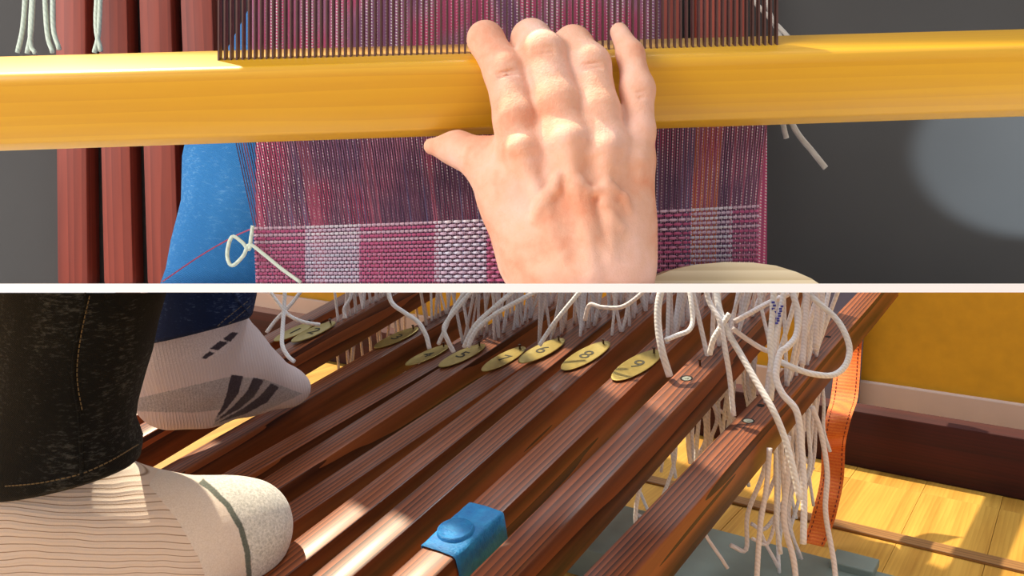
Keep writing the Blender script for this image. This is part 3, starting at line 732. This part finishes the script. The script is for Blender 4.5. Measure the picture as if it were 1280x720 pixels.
for j in range(7):
    p = at(966.5 + (j % 2) * 1.5, 378 + j * 4, .9425); b.box(p - Vector((.0016, .0006, .0011)), p + Vector((.0016, .0006, .0011)))
bpy.context.view_layer.update(); b.build('ink_mark', M_bluemark, marked_a, world=True); b = MB()
for j in range(8):
    p = at(977.5 - j * .8 - (j % 2), 383 + j * 3, .9405); b.box(p - Vector((.0014, .0006, .001)), p + Vector((.0014, .0006, .001)))
b.build('ink_mark', M_bluemark, marked_b, world=True)

# orange strap
def strapmat():
    t = NT('orange_webbing'); v = t.coords(); sp = t.sep(v); w_ = t.math('SINE', t.math('MULTIPLY', sp[2], 1500)); nz = t.noise(v, 400, 3)
    t.bump(t.math('ADD', t.math('MULTIPLY', w_, .5), nz), .22, .0006)
    return t.set(col=t.ramp(t.math('ADD', t.math('MULTIPLY', w_, .2), nz), [(.2, lin((240, 104, 28))), (.8, lin((255, 140, 44)))]), rough=.6, sheen=.2)
M_strap = strapmat(); M_strapstitch = plain('maroon_stitching', (112, 24, 22), .8)
strap = thing('strap', 'orange ribbed webbing strap with dark red stitched edges hanging by the rightmost treadle', 'strap', at(1000, 720, 1.16))
SP = [(1064, 418, 1.42, 15), (1061, 442, 1.415, 15.5), (1058, 475, 1.39, 16.5), (1055, 500, 1.365, 17), (1049, 520, 1.318, 16.5), (1044, 545, 1.312, 15), (1042, 562, 1.348, 14.5), (1041, 590, 1.34, 14.5), (1038, 612, 1.325, 15), (1033, 632, 1.315, 15.5), (1027, 655, 1.315, 15.5), (1017, 680, 1.305, 15), (1008, 700, 1.30, 14), (1000, 725, 1.29, 14)]
cl = catmull([Vector((p[0], p[1], p[2])) for p in SP], 6); ws = catmull([Vector((p[3], 0, 0)) for p in SP], 6)
b = MB(); vs = []; sb = MB()
Lp = []; Rp = []
for c, w_ in zip(cl, ws):
    Lp.append(at(c.x - w_.x, c.y + 1.5, c.z + .006)); Rp.append(at(c.x + w_.x, c.y - 1.5, c.z - .006))
for a, c in zip(Lp, Rp): vs += [a, c, c + CF * .0016, a + CF * .0016]
m = len(Lp); fs = [(i * 4 + k, i * 4 + (k + 1) % 4, (i + 1) * 4 + (k + 1) % 4, (i + 1) * 4 + k) for i in range(m - 1) for k in range(4)] + [(0, 1, 2, 3), tuple((m - 1) * 4 + k for k in range(4))]
b.add(vs, fs); b.build('webbing', M_strap, strap, world=True)
def resample(pts, step):
    out = []; acc = 0
    for i in range(len(pts) - 1):
        a, c = pts[i], pts[i + 1]; L = (c - a).length; t = -acc
        while True:
            t += step
            if t > L: break
            out.append((a.lerp(c, t / L), (c - a).normalized()))
        acc = L - (t - step)
    return out
for f_ in (.13, .87):
    line = [a.lerp(c, f_) - CF * .0004 for a, c in zip(Lp, Rp)]
    for k, (q, dr) in enumerate(resample(line, .0038)):
        if k % 2 == 0: sb.tube([q - dr * .0021, q + dr * .0021], .0007, 5)
o = sb.build('stitching', M_strapstitch, strap, world=True); o['kind'] = 'stuff'

# ------------------------------------------------------------------ the treadling feet
feet = thing('person', 'weaver\'s legs in jeans and white patterned socks, feet on the treadles', 'person', at(150, 600, .85))
def paint(o, layers):
    """Regions knitted into a sock: for each layer a signed distance to its outlines, kept on the mesh and read by the material."""
    me = o.data; M = np.array(o.parent.matrix_world); n = len(me.vertices); co = np.empty(n * 3); me.vertices.foreach_get('co', co); co = co.reshape(-1, 3)
    no = np.empty(n * 3); me.vertices.foreach_get('normal', no); no = no.reshape(-1, 3)
    Wd = co @ M[:3, :3].T + M[:3, 3] - np.array(CAM); q = Wd @ RM.T; X = 640 + F * q[:, 0] / q[:, 2]; Y = 360 - F * q[:, 1] / q[:, 2]
    front = (no * Wd).sum(1) < 0
    for nm, polys, need in layers:
        best = np.full(n, -40.0)
        for poly_ in polys:
            p = np.array(poly_, float); a, b = p, np.roll(p, -1, 0); ins = np.zeros(n, bool); dist = np.full(n, 1e9)
            for (x0, y0), (x1, y1) in zip(a, b):
                c = (y0 > Y) != (y1 > Y)
                with np.errstate(divide='ignore', invalid='ignore'): ins ^= c & (X < (x1 - x0) * (Y - y0) / (y1 - y0) + x0)
                L = (x1 - x0) ** 2 + (y1 - y0) ** 2; t = np.clip(((X - x0) * (x1 - x0) + (Y - y0) * (y1 - y0)) / L, 0, 1)
                dist = np.minimum(dist, np.hypot(X - x0 - t * (x1 - x0), Y - y0 - t * (y1 - y0)))
            best = np.maximum(best, np.where(ins, dist, -dist))
        if need: best = np.where(front, best, -40.0)
        at_ = me.attributes.new(nm, 'FLOAT', 'POINT'); at_.data.foreach_set('value', np.clip(best, -40, 40).astype(np.float32))
def sock_material(name, base, layers):
    """base: a knit; layers: (attribute, dark, light, scale of the yarn)."""
    t = NT(name); v = t.coords(); sp = t.sep(v); c, line, pitch, f, sharp = base
    wob = t.noise(t.coords((.5, .5, .5)), 22, 2)
    q = t.math('ADD', t.math('MULTIPLY', sp[0], f[0]), t.math('ADD', t.math('MULTIPLY', sp[1], f[1]), t.math('MULTIPLY', sp[2], f[2])))
    q = t.math('ADD', t.math('DIVIDE', q, pitch), t.math('MULTIPLY', wob, 3.0))
    tri = t.math('MULTIPLY', t.math('PINGPONG', q, .5), 2.0); nz = t.noise(v, 800, 3, .65); wv = t.noise(v, 300, 2)
    col = t.mix(t.ramp(tri, [(sharp, (0, 0, 0)), (.98, (1, 1, 1))]), lin(c), lin(line)); rib = t.math('MULTIPLY', t.math('SMOOTH_MIN', tri, .5, .3), -1.6)
    for nm, a, b, sc_, keep in layers:
        at_ = t.n('ShaderNodeAttribute'); at_.attribute_name = nm
        k = t.math('ADD', t.math('MULTIPLY', t.math('ADD', at_.outputs['Fac'], t.math('MULTIPLY', t.math('SUBTRACT', wv, .5), 2.4)), .8), .5)
        k = t.ramp(k, [(0, (0, 0, 0)), (1, (1, 1, 1))]); g = t.noise(v, sc_, 4, .7)
        col = t.mix(k, col, t.ramp(g, [(.35, lin(a)), (.62, lin(b))]))
        rib = t.math('MULTIPLY', rib, t.math('SUBTRACT', 1.0, t.math('MULTIPLY', k, 1 - keep)))
    t.bump(t.math('ADD', rib, t.math('MULTIPLY', nz, .7)), .5, .0015)
    return t.set(col=col, rough=.95, sheen=.3)
def squash(d0, k):
    def f(V):
        V = V.copy(); nd = d0(V) if callable(d0) else d0
        newd = nd + (V[:, 2] - nd) * k; sc_ = newd / V[:, 2]; V[:, 0] *= sc_; V[:, 1] *= sc_; V[:, 2] = newd
        return to_world(V)
    return f
# far sock
A_ = Field((-.56, -.20, .97), (-.22, .03, 1.27), .0016)
r = lambda px, d: px * d / F
def ch(Fd, pts, k=.02): Fd.chain([loc3(x, y, d) for x, y, d, _ in pts], [r(q, d) for _, _, d, q in pts], k)
ch(A_, [(243, 370, 1.07, 62), (244, 430, 1.075, 60), (236, 458, 1.08, 58), (218, 486, 1.085, 44)], .02)
ch(A_, [(250, 440, 1.08, 56), (290, 455, 1.11, 46), (325, 470, 1.15, 29), (358, 482, 1.19, 19), (372, 485, 1.205, 14)], .025)
ch(A_, [(214, 492, 1.085, 42), (260, 490, 1.11, 40), (310, 489, 1.15, 27), (360, 487, 1.19, 17)], .02)
fa = squash(lambda V: 1.08 + np.clip((V[:, 0] + .42) / .16, 0, 1) * .11, .72); carve(A_, fa, 'AB'); V, Q = A_.mesh(fa)
M_farsock = sock_material('white_patterned_knit', ((230, 216, 220), (222, 208, 213), .0042, (1.0, .5, .12), .6), [('cuff', (214, 200, 206), (240, 228, 232), 700, 1.0), ('grey', (158, 152, 160), (206, 200, 206), 560, .6), ('dark', (50, 42, 54), (74, 64, 78), 500, .2)])
sk = field_object('sock', V, Q, [M_farsock], feet); sk['label'] = 'white sock with charcoal curved stripes and grey arch'
paint(sk, [('cuff', [[(160, 425), (310, 390), (300, 424), (275, 445), (160, 470)]], True),
           ('grey', [[(160, 504), (175, 497), (232, 484), (290, 470), (330, 474), (378, 492), (350, 505), (300, 527), (266, 532), (276, 512), (240, 516), (165, 514)]], True),
           ('dark', [[(289, 468), (304, 470), (298, 492), (284, 510), (268, 525), (278, 508), (284, 490)], [(317, 472), (330, 475), (318, 496), (298, 512), (269, 527), (290, 509), (308, 490)], [(339, 479), (349, 484), (334, 503), (308, 517), (271, 529), (303, 511), (325, 495)],
                     [(251, 447), (262, 439), (269, 441), (257, 449)], [(262, 436), (275, 426), (286, 428), (272, 438)], [(278, 424), (290, 415), (298, 416), (288, 427)]], True)])
# near sock
B_ = Field((-.62, -.36, .66), (-.17, -.10, .92), .0018)
ch(B_, [(60, 560, .79, 70), (75, 640, .79, 80), (30, 690, .78, 82)], .03)
ch(B_, [(110, 660, .79, 74), (170, 668, .795, 71), (225, 674, .80, 64), (275, 668, .81, 57), (306, 657, .82, 47)], .03)
ch(B_, [(-30, 700, .78, 80), (120, 715, .79, 70), (250, 700, .80, 56), (305, 676, .815, 44)], .03)
ch(B_, [(285, 648, .82, 44), (312, 650, .825, 42)], .02)
fb_ = squash(.80, .9); carve(B_, fb_, 'BCDEFG'); V, Q = B_.mesh(fb_)
M_nearsock = sock_material('ribbed_white_knit', ((234, 218, 206), (150, 120, 92), .0056, (.10, 0, 1.0), .80), [('plain', (226, 214, 204), (240, 230, 222), 700, .15), ('toe', (190, 194, 190), (242, 244, 240), 420, 0.0), ('line', (88, 98, 92), (112, 120, 112), 500, 0.0)])
sk2 = field_object('sock', V, Q, [M_nearsock], feet); sk2['label'] = 'ribbed white sock with grey toe and thin dark stripe'
paint(sk2, [('plain', [[(215, 560), (262, 606), (288, 634), (304, 664), (312, 700), (314, 760), (268, 760), (250, 700), (222, 650), (186, 606)]], False),
            ('toe', [[(225, 560), (262, 608), (290, 636), (306, 664), (314, 700), (316, 760), (420, 760), (420, 560)]], False),
            ('line', [[(254, 598), (266, 608), (288, 630), (304, 657), (313, 690), (316, 750), (310, 750), (306, 692), (298, 661), (282, 634), (262, 614), (248, 604)]], False)])
# trouser legs
far = loft('trouser_leg', [(250, 290, 1.07, 74, .075, 0), (250, 340, 1.07, 73, .075, 0), (249, 372, 1.07, 72, .074, -4), (248, 396, 1.07, 70, .072, -12, 2), (247, 408, 1.07, 69, .071, -16, 4), (246, 413, 1.07, 67, .068, -17, 4), (246, 409, 1.07, 64, .064, -17, 4), (246, 395, 1.07, 62, .06, -14)], M_navy, feet, wr=.012); far['label'] = 'navy blue denim trouser leg'
near = loft('trouser_leg', [(96, 366, .785, 112, .085, 0), (90, 400, .785, 109, .085, 0), (84, 440, .785, 106, .084, -4), (78, 480, .785, 103, .083, -8), (72, 515, .785, 101, .082, -14, 6), (68, 540, .785, 102, .082, -20, 12), (66, 556, .785, 108, .083, -23, 16), (66, 566, .785, 112, .085, -24, 18), (66, 580, .785, 113, .086, -25, 20), (66, 592, .785, 111, .085, -25, 21), (66, 596, .785, 106, .080, -25, 21), (66, 590, .785, 102, .077, -25, 19), (66, 560, .785, 96, .074, -20, 10)], M_black, feet, n=72, wr=.010); near['label'] = 'black denim trouser leg with a turned hem'
from mathutils.bvhtree import BVHTree
def stitch_line(name, pts, mat, r_, parent, dash=None):
    bpy.context.view_layer.update()
    me = parent.data; M = parent.parent.matrix_world; tree = BVHTree.FromPolygons([M @ v.co for v in me.vertices], [list(p.vertices) for p in me.polygons])
    b = MB(); line = []
    for p in catmull([Vector((q[0], q[1], 0)) for q in pts], 10):
        d = (at(p.x, p.y, 1) - CAM).normalized(); h = tree.ray_cast(CAM, d)[0]
        if h is not None: line.append(h - d * r_ * .5)
    if dash:
        for k, (q, dr) in enumerate(resample(line, dash)):
            b.tube([q - dr * dash * .36, q + dr * dash * .36], r_, 5)
    else: b.tube(line, r_, 5)
    o = b.build(name, mat, parent, world=True, smooth=True); return o

stitch_line('seam', [(108, 366, .698), (98, 410, .698), (92, 450, .698), (92, 480, .699), (98, 515, .699), (101, 560, .694), (102, 600, .694)], M_black, .0016, near)
stitch_line('seam_stitching', [(113, 366, .6975), (103, 410, .6975), (97, 450, .6975), (97, 480, .6985), (103, 515, .6985)], M_tan, .0005, near, .004)
stitch_line('hem_stitching', [(4, 608, .703), (40, 605, .699), (70, 600, .697), (105, 591, .697), (140, 575, .703), (172, 556, .722)], M_tan, .0006, near, .0042)
stitch_line('cuff_stitching', [(266, 424), (282, 408), (298, 395), (312, 383)], M_greystitch, .0006, far, .005)
stitch_line('cuff_stitching', [(262, 418), (278, 402), (294, 389), (309, 377)], M_greystitch, .0006, far, .005)
stitch_line('seam', [(292, 366), (300, 378), (311, 392)], M_navy, .0016, far)
# unseen boards added to shade the middle of the treadles and the tied cords
LF = frame(CAM + Vector((0, 0, .45)), NDIR, UDIR, Vector((0, 0, 1)))
def cast(nm, px, py):           # where the sun's ray through a point of a treadle's top meets the boards' height, in the boards' frame
    P = TM[nm] @ local_at(nm, px, py); q = P + SUN_DIR * ((CAM_Z + .45 - P.z) / SUN_DIR.z); return LF.inverted() @ q
def edge(a, b, n0, n1):
    p, q = cast(*a), cast(*b); k = (q.y - p.y) / (q.x - p.x); return [(n, p.y + k * (n - p.x)) for n in (n0, n1)]
E1 = edge(('I', 645, 690), ('D', 345, 597), -1.75, -.55); E2 = edge(('I', 826, 520), ('F', 690, 470), -1.75, -.55)
E3 = edge(('I', 872, 458), ('F', 722, 442), -1.75, -.55); E4 = edge(('J', 1040, 412), ('I', 960, 352), -1.75, -.55)
for lab, q in (('wide unseen board added to shade the treadles, nearer of the pair', [E1[0], E1[1], E2[1], E2[0]]), ('unseen board added to shade the treadles, farther of the pair', [E3[0], E3[1], (E3[1][0], E3[1][1] + .42), (E3[0][0], E3[0][1] + .42)])):
    t = thing('shade_board', lab, 'board', LF @ Matrix.Translation((0, 0, .026 if 'farther' in lab else 0))); b = MB()
    b.add([(x, y, 0) for x, y in q] + [(x, y, .022) for x, y in q], [(3, 2, 1, 0), (4, 5, 6, 7)] + [(i, (i + 1) % 4, 4 + (i + 1) % 4, 4 + i) for i in range(4)])
    b.build('board', M_loom, t)

bpy.context.view_layer.update()
